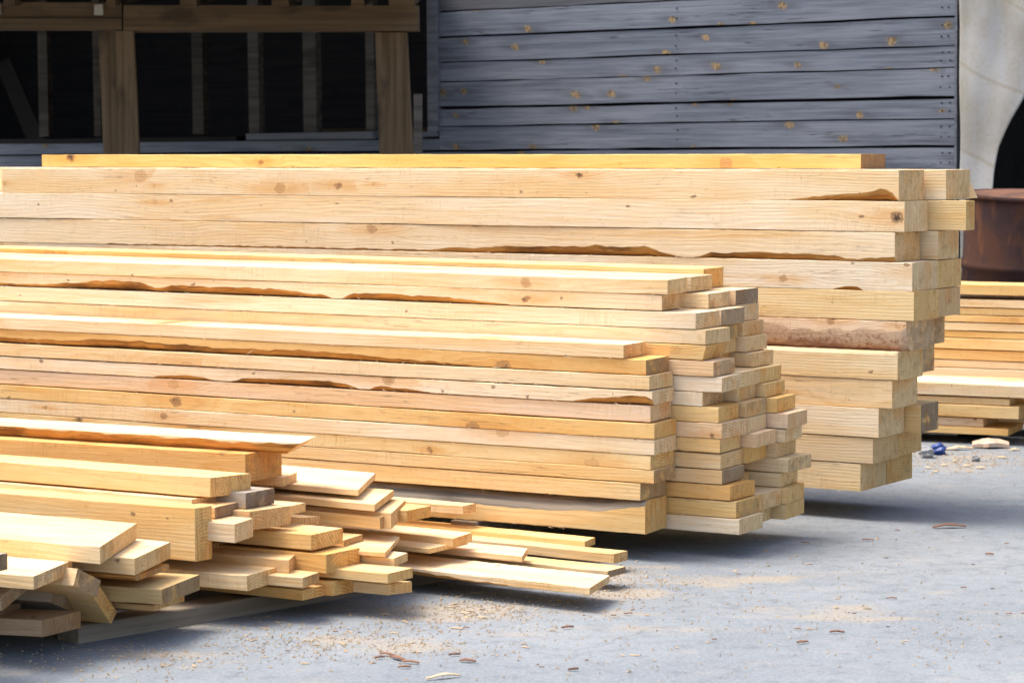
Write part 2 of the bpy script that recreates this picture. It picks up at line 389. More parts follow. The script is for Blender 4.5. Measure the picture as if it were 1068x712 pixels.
# trim at the window bay and the corner board
def stick(name, x0, x1, y0, y1, z0, z1, mat, parent, bev=.004, jit=.004):
    bm = bmesh.new(); vs = add_box(bm, x0, x1, y0, y1, z0, z1, 0, None, jit, rng)
    return mesh_obj(name, bm, mat, parent)
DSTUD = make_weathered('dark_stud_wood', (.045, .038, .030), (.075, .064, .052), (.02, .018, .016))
TRIM = make_weathered('grey_trim_wood', (.12, .13, .15), (.19, .20, .22), (.07, .075, .085))
stick('window_casing', x_trim - .035, x_trim + .026, -.055, .05, z_sill, 2.2, TRIM, shed)
stick('window_sill', bpx(262, 139)[0], bpx(394, 139)[0], -.05, .08, z_sill - .035, z_sill, TRIM, shed, jit=.008)
stick('window_sill', bpx(441, 139)[0], x_trim + .02, -.06, .08, z_sill - .028, z_sill - .003, TRIM, shed)
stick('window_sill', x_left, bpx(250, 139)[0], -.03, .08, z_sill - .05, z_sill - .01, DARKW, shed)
stick('corner_board', x_end - .008, x_end + .006, -.045, .06, GZ, 2.2, TRIM, shed)
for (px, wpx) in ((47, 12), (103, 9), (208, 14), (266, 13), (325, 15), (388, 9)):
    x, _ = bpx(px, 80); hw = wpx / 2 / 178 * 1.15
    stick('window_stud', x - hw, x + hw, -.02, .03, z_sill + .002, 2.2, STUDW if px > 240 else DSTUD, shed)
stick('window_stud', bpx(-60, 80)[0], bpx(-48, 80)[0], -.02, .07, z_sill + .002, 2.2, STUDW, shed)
# interior of the shed, roofed and dark
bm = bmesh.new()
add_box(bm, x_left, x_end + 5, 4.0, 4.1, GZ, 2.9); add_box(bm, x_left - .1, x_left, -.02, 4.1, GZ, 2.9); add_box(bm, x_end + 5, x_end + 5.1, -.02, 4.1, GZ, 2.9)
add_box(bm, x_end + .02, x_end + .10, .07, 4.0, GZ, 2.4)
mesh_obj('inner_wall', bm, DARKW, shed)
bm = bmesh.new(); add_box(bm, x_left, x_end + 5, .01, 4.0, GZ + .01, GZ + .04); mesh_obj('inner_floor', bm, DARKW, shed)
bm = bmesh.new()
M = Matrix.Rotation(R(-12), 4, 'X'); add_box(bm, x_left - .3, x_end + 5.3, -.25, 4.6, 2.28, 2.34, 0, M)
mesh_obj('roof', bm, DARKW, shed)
bm = bmesh.new(); add_box(bm, bpx(270, 139)[0], bpx(392, 139)[0], .5, .54, z_sill - .2, z_sill + .03); mesh_obj('inner_shelf', bm, BROWNW, shed)
# nails in the siding
bm = bmesh.new(); bm.from_mesh(siding.data)
for i in range(len(zs) - 1):
    for px in (709, 985, 993):
        x = bpx(px, 90)[0]
        for fr in (.3, .68):
            zc = zs[i + 1] + (zs[i] - zs[i + 1]) * fr
            g = bmesh.ops.create_icosphere(bm, subdivisions=1, radius=.0042, matrix=Matrix.Translation((x + rng.uniform(-.006, .006), -.034, zc)) @ Matrix.Diagonal((1.5, .6, 1, 1)))
            for f in {f for v in g['verts'] for f in v.link_faces}: f.material_index = 1
siding.data.materials.append(BLACK); bm.to_mesh(siding.data); bm.free()

# ------------------------------------------------------------------ lean-to porch in front of the window bay
porch = empty('porch'); tag(porch, 'brown timber porch frame with two posts in front of the dark window bay', 'porch')
def world_stick(name, pts, mat, parent, jit=.003):
    """box between four photo-derived corners: pts = x0,x1 (at depth), d0,d1, z0,z1"""
    x0, x1, d0, d1, z0, z1 = pts; bm = bmesh.new(); n = 6
    long = max(range(3), key=lambda i: abs(pts[2 * i + 1] - pts[2 * i]))
    add_box(bm, x0, x1, d0, d1, z0, z1, 0, None, jit, rng)
    return mesh_obj(name, bm, mat, parent)
PD = 13.8; s = PD / F
def zz(y, d=PD): return HC + (HORIZON - y) * d / F
def xx(x, d=PD): return (x - CX) * d / F
def lean_post(x0, x1, xb0, xb1, d0, d1, ytop):
    bm = bmesh.new(); zt = zz(ytop, d0); zb = -.02; ytop2 = 160.0
    k = (zb - zt) / (zz(ytop2, d0) - zt)
    X0, X1, B0, B1 = xx(x0, d0), xx(x1, d0), xx(xb0, d0), xx(xb1, d0)
    Bq0, Bq1 = X0 + (B0 - X0) * k, X1 + (B1 - X1) * k
    vs = [bm.verts.new(c) for c in ((Bq0, d0, zb), (Bq1, d0, zb), (Bq1, d1, zb), (Bq0, d1, zb), (X0, d0, zt), (X1, d0, zt), (X1, d1, zt), (X0, d1, zt))]
    for f in ((0, 1, 2, 3), (4, 5, 6, 7), (0, 1, 5, 4), (1, 2, 6, 5), (2, 3, 7, 6), (3, 0, 4, 7)): bm.faces.new([vs[i] for i in f])
    return mesh_obj('post', bm, VBROWN, porch)
def make_vertical_brown():
    N = NB('brown_post_wood'); tc = N.n('ShaderNodeTexCoord'); oi = N.n('ShaderNodeObjectInfo')
    p = N.vmath('ADD', tc.outputs['Object'], N.comb(N.math('MULTIPLY', oi.outputs['Random'], 40), 0.0, 0.0))
    a = N.noise(N.vmath('MULTIPLY', p, (34, 34, 1.3)), 1.0, 4.0, .6); b = N.noise(N.vmath('MULTIPLY', p, (7, 7, 2.5)), 1.0, 3.0, .6)
    col = N.mix(N.ramp(a, .3, .7), (.11, .076, .042), (.19, .138, .084))
    col = N.mix(N.ramp(b, .52, .68, 0, .75), col, (.04, .032, .024))
    N.bump(a, .5, .003); return N.fin(col, .85, .2)
VBROWN = make_vertical_brown()
lean_post(105, 124.5, 109, 125.5, PD + .02, PD + .12, 32.5); lean_post(122.5, 141.5, 124.5, 146, PD - .03, PD + .018, 33.5)
lean_post(392, 425, 396, 431, PD, PD + .13, 35)
def beam_part(name, xa, xb, yt, yb, d0, d1, mat=BROWNW):
    return world_stick(name, (xx(xa, d0), xx(xb, d0), d0, d1, zz(yb, d0), zz(yt, d0)), mat, porch)
beam_part('beam', -420, 130, 20.5, 32.2, PD - .05, PD + .1); beam_part('beam', -420, 130, 4.5, 20.0, PD - .03, PD + .1)
beam_part('beam', 131, 437, 7.5, 33.8, PD - .06, PD + .1)
for (px, wd) in ((20, 12), (124, 9), (203, 17), (297, 17), (376, 13), (421, 26), (-60, 13), (-150, 13)):
    d0 = PD - .10
    bm = bmesh.new(); add_box(bm, xx(px - wd / 2), xx(px + wd / 2), -.18, 3.6, 0, .12)
    o = mesh_obj('rafter', bm, BROWNW, porch); o.location = (0, PD, zz(7.0)); o.rotation_euler = (R(5), 0, 0)
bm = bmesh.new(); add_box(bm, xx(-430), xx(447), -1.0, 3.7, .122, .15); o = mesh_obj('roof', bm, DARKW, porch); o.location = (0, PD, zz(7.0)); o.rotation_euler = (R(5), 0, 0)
PALEB = NB('pale_block_paint').fin((.42, .40, .34), .8)
beam_part('joist_block', 101, 110, 6, 17, PD - .09, PD - .052, PALEB); beam_part('joist_block', -6, 3, 5, 16, PD - .09, PD - .052, PALEB)

# small upright stake beside the post, leaning timber inside
bm = bmesh.new(); add_box(bm, xx(432, 13.6), xx(440.5, 13.6), 13.6, 13.63, -.01, zz(98, 13.6), 0, None, .003, rng)
tag(mesh_obj('wooden_stake', bm, STUDW), 'short upright grey stake between the porch post and the siding', 'stake')
bm = bmesh.new()
p0, p1 = hit_d(4, 66, 19.6), hit_d(44, 160, 18.9); p1 = p0 + (p1 - p0) * 2.1
dv = (p1 - p0).normalized(); X = dv; Yv = Vector((0, 1, 0)); Yv = (Yv - X * Yv.dot(X)).normalized(); Zv = X.cross(Yv)
M = Matrix((X, Yv, Zv)).transposed().to_4x4(); M.translation = p0
add_box(bm, 0, (p1 - p0).length, -.02, .02, -.06, .06, 0, M)
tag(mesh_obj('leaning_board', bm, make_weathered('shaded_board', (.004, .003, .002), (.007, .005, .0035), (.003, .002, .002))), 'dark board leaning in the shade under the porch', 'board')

# ------------------------------------------------------------------ pale hanging sheet beside the siding
def make_sheet():
    N = NB('pale_dirty_sheet'); tc = N.n('ShaderNodeTexCoord'); p = tc.outputs['Object']
    a = N.noise(p, 3.0, 4.0, .6); b = N.noise(N.vmath('MULTIPLY', p, (9, 9, 2)), 1.0, 4.0, .6); c = N.noise(p, 60.0, 3.0, .6)
    col = N.mix(N.ramp(a, .4, .62), (.40, .40, .385), (.35, .33, .28))
    col = N.mix(N.ramp(b, .5, .72, 0, .6), col, (.38, .40, .42))
    col = N.mix(N.ramp(c, .5, .75, 0, .3), col, (.21, .195, .165))
    vo = N.n('ShaderNodeTexWave', wave_type='RINGS', rings_direction='Y'); N.put(vo.inputs['Vector'], N.vmath('ADD', p, (-2.4, 0.0, -2.2)))
    vo.inputs['Scale'].default_value = .85; vo.inputs['Distortion'].default_value = 1.2
    col = N.mix(N.ramp(vo.outputs['Fac'], 0, .012, .55, 0), col, (.30, .27, .2))
    N.bump(b, .4, .01)
    return N.fin(col, .75, .3)
sheet_pts = [(1002, -260), (1180, -260), (1130, -60), (1069, 101), (1055, 128), (1043, 155), (1038.5, 178), (1036, 215), (1034, 288), (1002, 290)]
poly = [bpx(x, y, -.04) for x, y in sheet_pts]
xa, xb = poly[0][0], bpx(1180, 0, -.04)[0]; za, zb = bpx(1010, 290, -.04)[1], bpx(1010, -260, -.04)[1]
def row_span(z):
    xs = []
    for i in range(len(poly)):
        (x0, z0), (x1, z1) = poly[i], poly[(i + 1) % len(poly)]
        if (z0 - z) * (z1 - z) <= 0 and abs(z1 - z0) > 1e-6: xs.append(x0 + (x1 - x0) * (z - z0) / (z1 - z0))
    return (min(xs), max(xs)) if len(xs) > 1 else None
bm = bmesh.new(); rows = []; nu = 26; nv = 60
for j in range(nv + 1):
    z = za + .005 + (zb - za - .01) * j / nv; sp = row_span(z)
    if not sp: continue
    rr = []
    for i in range(nu + 1):
        x = sp[0] + (sp[1] - sp[0]) * i / nu
        y = -.05 + .009 * math.sin(x * 13 + z * 3.2) + .004 * math.sin(x * 31 - z * 5) + .006 * math.sin(z * 11 + x * 7)
        rr.append(bm.verts.new((x, y, z)))
    rows.append(rr)
for a, b in zip(rows, rows[1:]):
    for i in range(nu): bm.faces.new((a[i], a[i + 1], b[i + 1], b[i]))
sh = mesh_obj('hanging_sheet', bm, make_sheet(), None, True); sh.matrix_world = BM
md = sh.modifiers.new('thickness', 'SOLIDIFY'); md.thickness = .004
tag(sh, 'pale stained sheet hanging at the corner beside the grey siding', 'sheet')

# ------------------------------------------------------------------ rusty drum
def make_rust():
    N = NB('rusty_steel'); tc = N.n('ShaderNodeTexCoord'); p = tc.outputs['Object']
    a = N.noise(p, 5.0, 5.0, .65); b = N.noise(N.vmath('MULTIPLY', p, (14, 14, 4)), 1.0, 4.0, .6); c = N.noise(p, 70.0, 3.0, .7)
    col = N.mix(N.ramp(a, .4, .62), (.036, .022, .023), (.066, .031, .021))
    col = N.mix(N.ramp(b, .52, .72, 0, .8), col, (.125, .052, .024))
    col = N.mix(N.ramp(c, .5, .72, 0, .4), col, (.055, .035, .035))
    N.bump(c, .3, .002); return N.fin(col, .85, .15)
RUST = make_rust()
def make_rust_top():
    N = NB('rusty_lid'); tc = N.n('ShaderNodeTexCoord'); p = tc.outputs['Object']
    a = N.noise(p, 7.0, 5.0, .65); c = N.noise(p, 70.0, 3.0, .7)
    col = N.mix(N.ramp(a, .4, .6), (.105, .06, .048), (.18, .09, .058)); col = N.mix(N.ramp(c, .5, .72, 0, .4), col, (.12, .08, .07))
    N.bump(c, .3, .002); return N.fin(col, .85, .15)
drum = empty('rusty_drum', (xx(1067, 12.3), 12.3, 0))
tag(drum, 'large rusty brown steel drum standing behind the right lumber pile', 'drum')
def lathe(prof, n=64):
    bm = bmesh.new(); rings = [[bm.verts.new((r * math.cos(2 * math.pi * i / n), r * math.sin(2 * math.pi * i / n), z)) for i in range(n)] for r, z in prof]
    for a, b in zip(rings, rings[1:]):
        for i in range(n): bm.faces.new((a[i], a[(i + 1) % n], b[(i + 1) % n], b[i]))
    bm.faces.new(rings[0]); bm.faces.new(rings[-1][::-1]); return bm
r0 = .30; H = 1.03
prof = [(r0 - .01, 0), (r0 + .008, .005), (r0 + .008, .02), (r0, .03)]
for zc in (.34, .71): prof += [(r0, zc - .03), (r0 + .010, zc - .012), (r0 + .013, zc), (r0 + .010, zc + .012), (r0, zc + .03)]
prof += [(r0, H - .02), (r0 - .002, H)]
b1 = mesh_obj('drum_shell', lathe(prof), RUST, drum, True)
b2 = mesh_obj('rim', lathe([(r0 - .006, H - .012), (r0 + .009, H - .010), (r0 + .011, H + .004), (r0 + .004, H + .011), (r0 - .006, H + .008)]), RUST, drum, True)
b3 = mesh_obj('lid', lathe([(r0 - .004, H + .0015), (r0 - .014, H + .004), (r0 - .04, H + .012), (.16, H + .022), (.02, H + .028)]), make_rust_top(), drum, True)
bm = lathe([(.022, 0), (.022, .012), (.016, .016)], 20); o = mesh_obj('bung_cap', bm, RUST, drum); o.location = (.1, -.1, H + .022)
drum.rotation_euler = (R(3.5), 0, R(20)); drum.location.z = -.012

# ================================================================== lumber
def smooth01(t): return t * t * (3 - 2 * t)
def curve(pts):
    pts = sorted(pts)
    def f(x):
        if x <= pts[0][0]: return pts[0][1]
        for (a, va), (b, vb) in zip(pts, pts[1:]):
            if x <= b: return va + (vb - va) * smooth01((x - a) / (b - a))
        return pts[-1][1]
    return f

def board(name, M, L, wd, t, color, label, cat='plank', group=None, stain=0.0, wane=None, wane_top=None, skew=0.0, zskew=0.0,
          bow=0.0, face=None, end=None, bark=None, notch=None, wmul=1.1, seed=None, endtop=0.0):
    """one sawn board, local X towards its right-hand end (x = -L .. 0), Y to the back, Z up; front lower edge of the end at the origin.
    wane / wane_top: depth of the natural log edge along the front lower / upper arris, as a function of x"""
    rg = random.Random(seed if seed is not None else label)
    dense = wane is not None or wane_top is not None
    n = max(6, int(L / (.022 if dense else .07))); K = 4
    p1, p2, p3 = rg.uniform(0, 6), rg.uniform(0, 6), rg.uniform(0, 6); amp = .0018
    bm = bmesh.new(); ringsv = []; wv = []
    for i in range(n + 1):
        x = -L + L * i / n
        if i == n: x = 0.0
        c0 = .0016
        cb = max(c0, wane(x) * (1 + .05 * math.sin(x * 31 + p1) + .05 * math.sin(x * 67 + p2)) + (rg.uniform(-.002, .002) if wane(x) > .003 else 0)) if wane else c0 + rg.uniform(-.0008, .0012)
        ct = max(c0, wane_top(x) + rg.uniform(-.001, .001)) if wane_top else c0 + rg.uniform(-.0008, .0012)
        cb = min(cb, t * .97); ct = min(ct, t * .97, t - cb * .6)
        yo = amp * (math.sin(x * 2.3 + p1) + .6 * math.sin(x * 5.1 + p2)); zo = -bow * 4 * (x / L) * (1 + x / L) + .0004 * math.sin(x * 4 + p3)
        sec = []
        for q in range(K + 1):
            th = q / K * math.pi / 2; ay, az = 1 - math.sin(th), 1 - math.cos(th); ly = 1 - q / K; lz = q / K
            sec.append((cb * wmul * (.6 * ay + .4 * ly), cb * (.6 * az + .4 * lz)))
        for q in range(K + 1):
            th = q / K * math.pi / 2; ay, az = 1 - math.cos(th), math.sin(th); ly = q / K; lz = q / K
            sec.append((ct * wmul * (.6 * ay + .4 * ly), t - ct + ct * (.6 * az + .4 * lz)))
        c = .0018
        sec += [(wd - c, t), (wd, t - c), (wd, c), (wd - c, 0)]
        vs = []
        for (y, z) in sec:
            xs = x
            xs = x - (skew * y + zskew * z) * max(0.0, 1 + x / min(L * .6, 1.2))
            if i == n and notch and z < notch[1]: xs -= notch[0]
            vs.append(bm.verts.new((xs, y + yo + rg.uniform(-.0004, .0004), z + zo + rg.uniform(-.0006, .0006))))
        ringsv.append(vs); wv.append((cb, ct))
    m = len(ringsv[0])
    for i in range(n):
        for q in range(m):
            f = bm.faces.new((ringsv[i][q], ringsv[i + 1][q], ringsv[i + 1][(q + 1) % m], ringsv[i][(q + 1) % m])); f.smooth = q < 2 * K + 1 and q != K
            if q < K and max(wv[i][0], wv[i + 1][0]) > .0035: f.material_index = 2
            elif K < q < 2 * K + 1 and max(wv[i][1], wv[i + 1][1]) > .0035: f.material_index = 2
    for vs in (ringsv[0], ringsv[-1]):
        cen = bm.verts.new(sum((v.co for v in vs), Vector()) / m)
        for q in range(m):
            f = bm.faces.new((vs[q], vs[(q + 1) % m], cen)); f.material_index = 1
    o = mesh_obj(name, bm, [face or PINE, end or PEND, bark or BARK])
    o.matrix_world = M; o.color = tuple(color) + (1.0 - stain,)
    tag(o, label, cat, group)
    return o

CREAM = (.84, .68, .445); PALE = (.86, .725, .525); HONEY = (.81, .57, .255); PINK = (.84, .65, .45); TAN = (.76, .595, .38); GOLD = (.82, .62, .33); GREYB = (.40, .355, .30); ORANGE = (.76, .48, .19)
TONE = {CREAM: 'cream', PALE: 'pale', HONEY: 'honey coloured', PINK: 'pinkish', TAN: 'tan', GOLD: 'golden', GREYB: 'greyed', ORANGE: 'orange'}
ORD = ['top', 'second', 'third', 'fourth', 'fifth', 'sixth', 'seventh', 'eighth', 'ninth', 'tenth', 'eleventh', 'twelfth', 'thirteenth', 'fourteenth', 'fifteenth', 'bottom']
def vary(c, rg, a=.035):
    k = 1 + rg.uniform(-a, a); return tuple(min(.9, max(.02, v * k * (1 + rg.uniform(-.012, .012)))) for v in c)

class Stack:
    def __init__(s, vx, vy, corner_px, corner_z):
        s.X, s.Y, s.Z = frame_from_vp(vx, vy); s.P0 = hit_z(corner_px[0], corner_px[1], corner_z)
        s.R = Matrix((s.X, s.Y, s.Z)).transposed()
    def loc(s, x, y, off):                       # pixel on the vertical plane "off" metres behind the front face -> stack coordinates
        h = hit(x, y, s.P0 + s.Y * off, s.Y); d = h - s.P0; return Vector((d.dot(s.X), d.dot(s.Y), d.dot(s.Z)))
    def mat(s, x, y, z):
        M = s.R.to_4x4(); M.translation = s.P0 + s.X * x + s.Y * y + s.Z * z; return M
    def levels(s, rows, off):
        tops = [s.loc(x, a, off).z for x, a, b in rows]; bots = [s.loc(x, b, off).z for x, a, b in rows]
        lv = [tops[0]] + [(bots[i] + tops[i + 1]) / 2 for i in range(len(rows) - 1)] + [bots[-1]]
        return lv
    def wane(s, pts, off, y, xend, px_per_m):
        xe = xend; q = [(s.loc(x, y, off).x - xe, c / px_per_m) for x, c in pts]
        return curve(q)

# ------------------------------------------------------------------ middle stack: four columns of planks
MID = Stack(-4700, 118, (672.5, 557), .085)
rg = random.Random(11)
GM = 'planks in the middle lumber stack'
c1 = [(650, 359, 373.5), (672.5, 375.5, 390.5), (677, 392, 407), (680, 407, 422), (677, 423.5, 440.5), (682.5, 441, 457.5), (682, 458.5, 474.5), (678, 475, 489.5), (682, 490.5, 503.5), (668, 504, 521.5), (672.5, 523, 557)]
c1col = [CREAM, ORANGE, CREAM, PALE, PINK, HONEY, PALE, GOLD, GOLD, GOLD, GOLD]
c1txt = ['cream top plank of the low front column of the middle stack', 'orange plank second from top in the front column of the middle stack',
         'cream plank third from top in the front column of the middle stack', 'pale plank with a brown waney scar near its end in the middle stack front',
         'pinkish plank just below the waney scarred one in the middle stack front', 'honey coloured plank with flame grain in the middle stack front column',
         'pale cream plank seventh from top in the middle stack front column', 'golden plank with dark end eighth from top in the middle stack front',
         'golden plank with a dark end, third from bottom in the front column', 'golden plank with a dark set back end, second from bottom in the front column', 'bottom slab of the middle stack front with grey waney upper edge']
W1 = .178; L0 = 3.9
lv = MID.levels(c1, 0)
for i, (x, a, b) in enumerate(c1):
    e = MID.loc(x, b, 0); t = lv[i] - lv[i + 1] - rg.uniform(.001, .0045); yo = rg.uniform(0, .004) + (.004 if i in (1, 4) else 0); kw = {}
    if i == 1: kw['wane'] = MID.wane([(-60, 6), (60, 5.5), (110, 9), (190, 8), (230, 6), (330, 8), (440, 3), (520, 0)], 0, 365, e.x, 330)
    if i == 3: kw['wane'] = MID.wane([(-60, 0), (150, 0), (185, 4), (212, 4), (222, 0), (240, 0), (255, 5), (340, 6), (362, 4), (372, 0), (384, 0), (395, 4), (440, 2), (455, 0), (590, 0), (625, 5), (668, 9.5), (679, 10), (681, 2)], 0, 410, e.x, 330)
    if i == 10: kw['wane_top'] = MID.wane([(-60, 9), (330, 14), (480, 16), (560, 17), (620, 14), (668, 6), (673, 4)], 0, 540, e.x, 340); kw['bark'] = None; kw['wmul'] = 1.5
    o = board('sawn_plank' if i < 10 else 'timber_beam', MID.mat(e.x, yo, lv[i + 1]), L0 + rg.uniform(-.15, .2), W1 - .006 + rg.uniform(-.003, 0), t, vary(c1col[i], rg), c1txt[i],
          'plank' if i < 10 else 'beam', GM, stain=(.75 if i in (1, 8, 9) else (.3 if i == 7 else rg.uniform(0, .25))), skew=rg.uniform(-.05, .05), bow=0, **kw)
    if i == 10: o.data.materials[2] = make_weathered('grey_wane', (.13, .12, .105), (.40, .34, .25), (.085, .075, .06))
# columns two to four share their levels
c2 = [(696, 291, 307), (689.5, 308, 324.5), (725, 325, 343), (735, 344.5, 359), (732, 360, 375.5), (744, 376.5, 392.5), (752, 393, 409), (732, 409, 424), (749, 424.5, 441),
      (752.5, 441.5, 457.5), (750.5, 457.5, 472.5), (751, 473, 489), (752.5, 490, 505), (761, 506, 522), (767, 523, 540.5), (771, 541, 557.5)]
c2col = [CREAM, CREAM, PALE, CREAM, HONEY, PINK, PALE, PALE, HONEY, PINK, GOLD, TAN, CREAM, ORANGE, HONEY, PALE]
c2txt = {1: 'cream plank with an orange waney lower edge along its whole left half', 4: 'honey coloured plank with a slanted cut end in the middle stack',
         5: 'pinkish plank with a split mottled end in the middle stack', 7: 'short pale plank set back in the middle stack second column',
         12: 'cream plank with a blue stained end in the second column', 15: 'pale bottom plank of the second column of the middle stack'}
off2 = W1 + .003; lv2 = MID.levels(c2, off2)
def mid_col(ci, off, ends, cols, special, stains, width=W1 - .006):
    for i in range(16):
        zt, zb = lv2[i], lv2[i + 1]
        if ci == 4 and i == 0: zt += .018
        q = ends[i]; ymid = c2[i][2]
        # find the end on this column's plane: the pixel column q, at the level zb
        x = q
        e = None; y = ymid
        for _ in range(6):
            e = MID.loc(x, y, off); d = MID.P0 + MID.X * e.x + MID.Y * off + MID.Z * zb
            y = HORIZON + (HC - d.z) / d.y * F
        kw = {}
        if ci == 2 and i == 1: kw['wane'] = MID.wane([(-60, 3), (40, 3), (75, 6), (110, 10), (145, 9), (165, 3), (176, 7), (270, 8), (335, 4), (345, 0), (355, 0), (370, 7), (450, 6), (530, 1), (560, 0)], off, 312, e.x, 320)
        if ci == 2 and i == 4: kw['zskew'] = -.28
        tn = TONE[cols[i]]
        label = special.get(i) or ('%s plank end, %s from top in the %s column of the middle stack' % (tn, ORD[i], ('second', 'third', 'rear')[ci - 2])).replace('top from top', 'topmost').replace('bottom from top', 'lowest')
        board('sawn_plank', MID.mat(e.x, off + rg.uniform(0, .004), zb), L0 + .1 + rg.uniform(-.12, .15), width + rg.uniform(-.003, 0), zt - zb - rg.uniform(.001, .004), vary(cols[i], rg), label, 'plank', GM,
              stain=stains.get(i, rg.uniform(0, .12)), skew=rg.uniform(-.07, .07), **kw)
mid_col(2, off2, [r[0] for r in c2], c2col, c2txt, {1: .2, 5: .55, 7: .4, 12: .9, 14: .5})
c3 = [720, 738, 752, 750, 742, 740, 772, 768, 777, 780, 788, 778, 752, 757, 790, 783]
c4 = [734, 767, 769, 774, 778, 784, 793, 798, 810, 821, 818, 810, 822, 814, 820, 819]
pool = [CREAM, HONEY, TAN, GOLD, PINK, CREAM, GOLD, PALE]
mid_col(3, off2 + W1 + .003, c3, [pool[(i * 5 + 2) % 8] for i in range(16)], {1: 'plank with a red brown mottled end near the top of the middle stack', 2: 'plank with a blue spotted end third from top in the third column'}, {1: .5, 2: .8, 3: .7, 8: .5})
mid_col(4, off2 + 2 * (W1 + .003), c4, [pool[(i * 3 + 1) % 8] for i in range(16)], {1: 'plank with a dark grey end at the rear of the middle stack'}, {1: 1.0, 12: .5})

# ------------------------------------------------------------------ back stack: heavy square-edged beams
BACK = Stack(-3866, 165, (897, 512.5), .10)
GB = 'heavy beams in the tall back stack'
b1 = [(937, 177, 208.5), (943, 211, 241.5), (933, 242.5, 273), (951, 274, 304), (953, 304.5, 334.5), (945, 335.5, 365), (936, 368, 396), (930, 397, 426), (916.5, 426.5, 456), (910, 457, 483), (897, 483.5, 512.5)]
b1col = [CREAM, PALE, CREAM, PALE, GOLD, PINK, CREAM, CREAM, PALE, TAN, CREAM]
b1txt = ['cream beam with a brown wane at its end, topmost front beam of the tall stack', 'pale beam with a long knot near its end, second in the tall stack front',
         'cream beam with a wavy orange waney lower edge in the tall stack', 'pale beam with two oval knots, fourth down the tall stack front', 'golden clear beam, fifth down the tall stack front',
         'reddish bark covered rounded beam halfway down the tall stack', 'cream beam with shaggy upper edge under the bark covered beam', 'cream beam with wavy grain, eighth down the tall stack front',
         'pale beam ninth down the tall stack front column', 'tan beam second from bottom in the tall stack front', 'cream bottom beam with a knot at its end in the tall stack front']
lvb = BACK.levels(b1, 0); WB = .215
for i, (x, a, b) in enumerate(b1):
    e = BACK.loc(x, b, 0); kw = {}; L = 4.25 + rg.uniform(-.1, .2)
    if i == 0:
        kw['wane'] = BACK.wane([(820, 0), (850, 4), (890, 7), (915, 11), (929, 11), (933, 3), (938, 0)], 0, 208, e.x, 300); L = e.x - BACK.loc(2, 176, 0).x
    if i == 2: kw['wane'] = BACK.wane([(-60, 0), (300, 2), (440, 2), (475, 5), (560, 8), (640, 10), (672, 10), (700, 3), (712, 0), (722, 0), (745, 6), (800, 7), (860, 6), (893, 2), (910, 4), (930, 5)], 0, 270, e.x, 300)
    if i == 3: kw['wane'] = BACK.wane([(865, 0), (872, 1), (880, 4), (892, 4), (898, 0)], 0, 303, e.x, 300)
    if i == 5: kw['wane'] = (lambda x: .070 + .006 * math.sin(x * 9 + 1) + .005 * math.sin(x * 23) + .004 * math.sin(x * 51 + 2)); kw['bark'] = RBARK; kw['wmul'] = .45
    if i == 6: kw['wane_top'] = curve([(-5, .012), (-1, .010), (-.3, .014), (0, .010)]); kw['wmul'] = .8; kw['bark'] = PINE
    if i == 1: kw['skew'] = .03
    board('square_beam', BACK.mat(e.x, rg.uniform(0, .004), lvb[i + 1]), L, WB - .006, lvb[i] - lvb[i + 1] - rg.uniform(.001, .0035), vary(b1col[i], rg, .02), b1txt[i], 'beam', GB, stain=(.55 if i == 5 else rg.uniform(0, .25)), **kw)
b2 = [986, 1007, 978, 977, 976, 957, 950, 922, 960, 934, 925]
b2w = [WB - .006, .075, .18, WB - .006, WB - .006, WB + .02, .20, .18, .15, WB, WB]
b2col = [CREAM, GOLD, CREAM, GOLD, TAN, TAN, TAN, CREAM, GOLD, GOLD, GOLD]
offb = WB + .004
b2lab = {0: 'pale beam with a clean square end, top of the tall stack rear column', 1: 'narrow golden beam end sticking out furthest right of the tall stack', 6: 'round edged beam with bark below, rear column of the tall stack', 8: 'golden beam with a rough grey end sticking out low behind the tall stack'}
for i, x in enumerate(b2):
    y = b1[i][2]
    for _ in range(6):
        e = BACK.loc(x, y, offb); d = BACK.P0 + BACK.X * e.x + BACK.Y * offb + BACK.Z * lvb[i + 1]; y = HORIZON + (HC - d.z) / d.y * F
    kw = {}
    if i == 6: kw['wane'] = curve([(-5, .05), (0, .055)]); kw['wmul'] = 1.6
    board('square_beam', BACK.mat(e.x, offb + rg.uniform(0, .004), lvb[i + 1]), 4.3 + rg.uniform(-.1, .15), b2w[i], lvb[i] - lvb[i + 1] - .003, vary(b2col[i], rg, .02),
          b2lab.get(i) or '%s beam end, %s from top in the rear column of the tall stack' % (TONE[b2col[i]], ORD[i] if i < 10 else 'lowest'), 'beam', GB, stain=(1.0 if i == 8 else .6 if i in (5, 6) else rg.uniform(0, .12)), **kw)
e = BACK.loc(1006, 197, offb * 2)
board('square_beam', BACK.mat(e.x, offb * 2, lvb[1]), 4.2, .12, lvb[0] - lvb[1] - .012, CREAM, 'pale beam end with a bevelled corner peeping out at the tall stack top', 'beam', GB, zskew=.5)
# loose plank lying on top
e = BACK.loc(897.5, 176.3, .10); el = BACK.loc(44, 174.5, .10); tt = BACK.loc(897.5, 161, .10).z - lvb[0] - .002
board('loose_plank', BACK.mat(e.x, .10, lvb[0] + .002), e.x - el.x, .20, tt, (.79, .53, .20), 'long golden plank lying alone on top of the tall back stack', 'plank', stain=1.0)

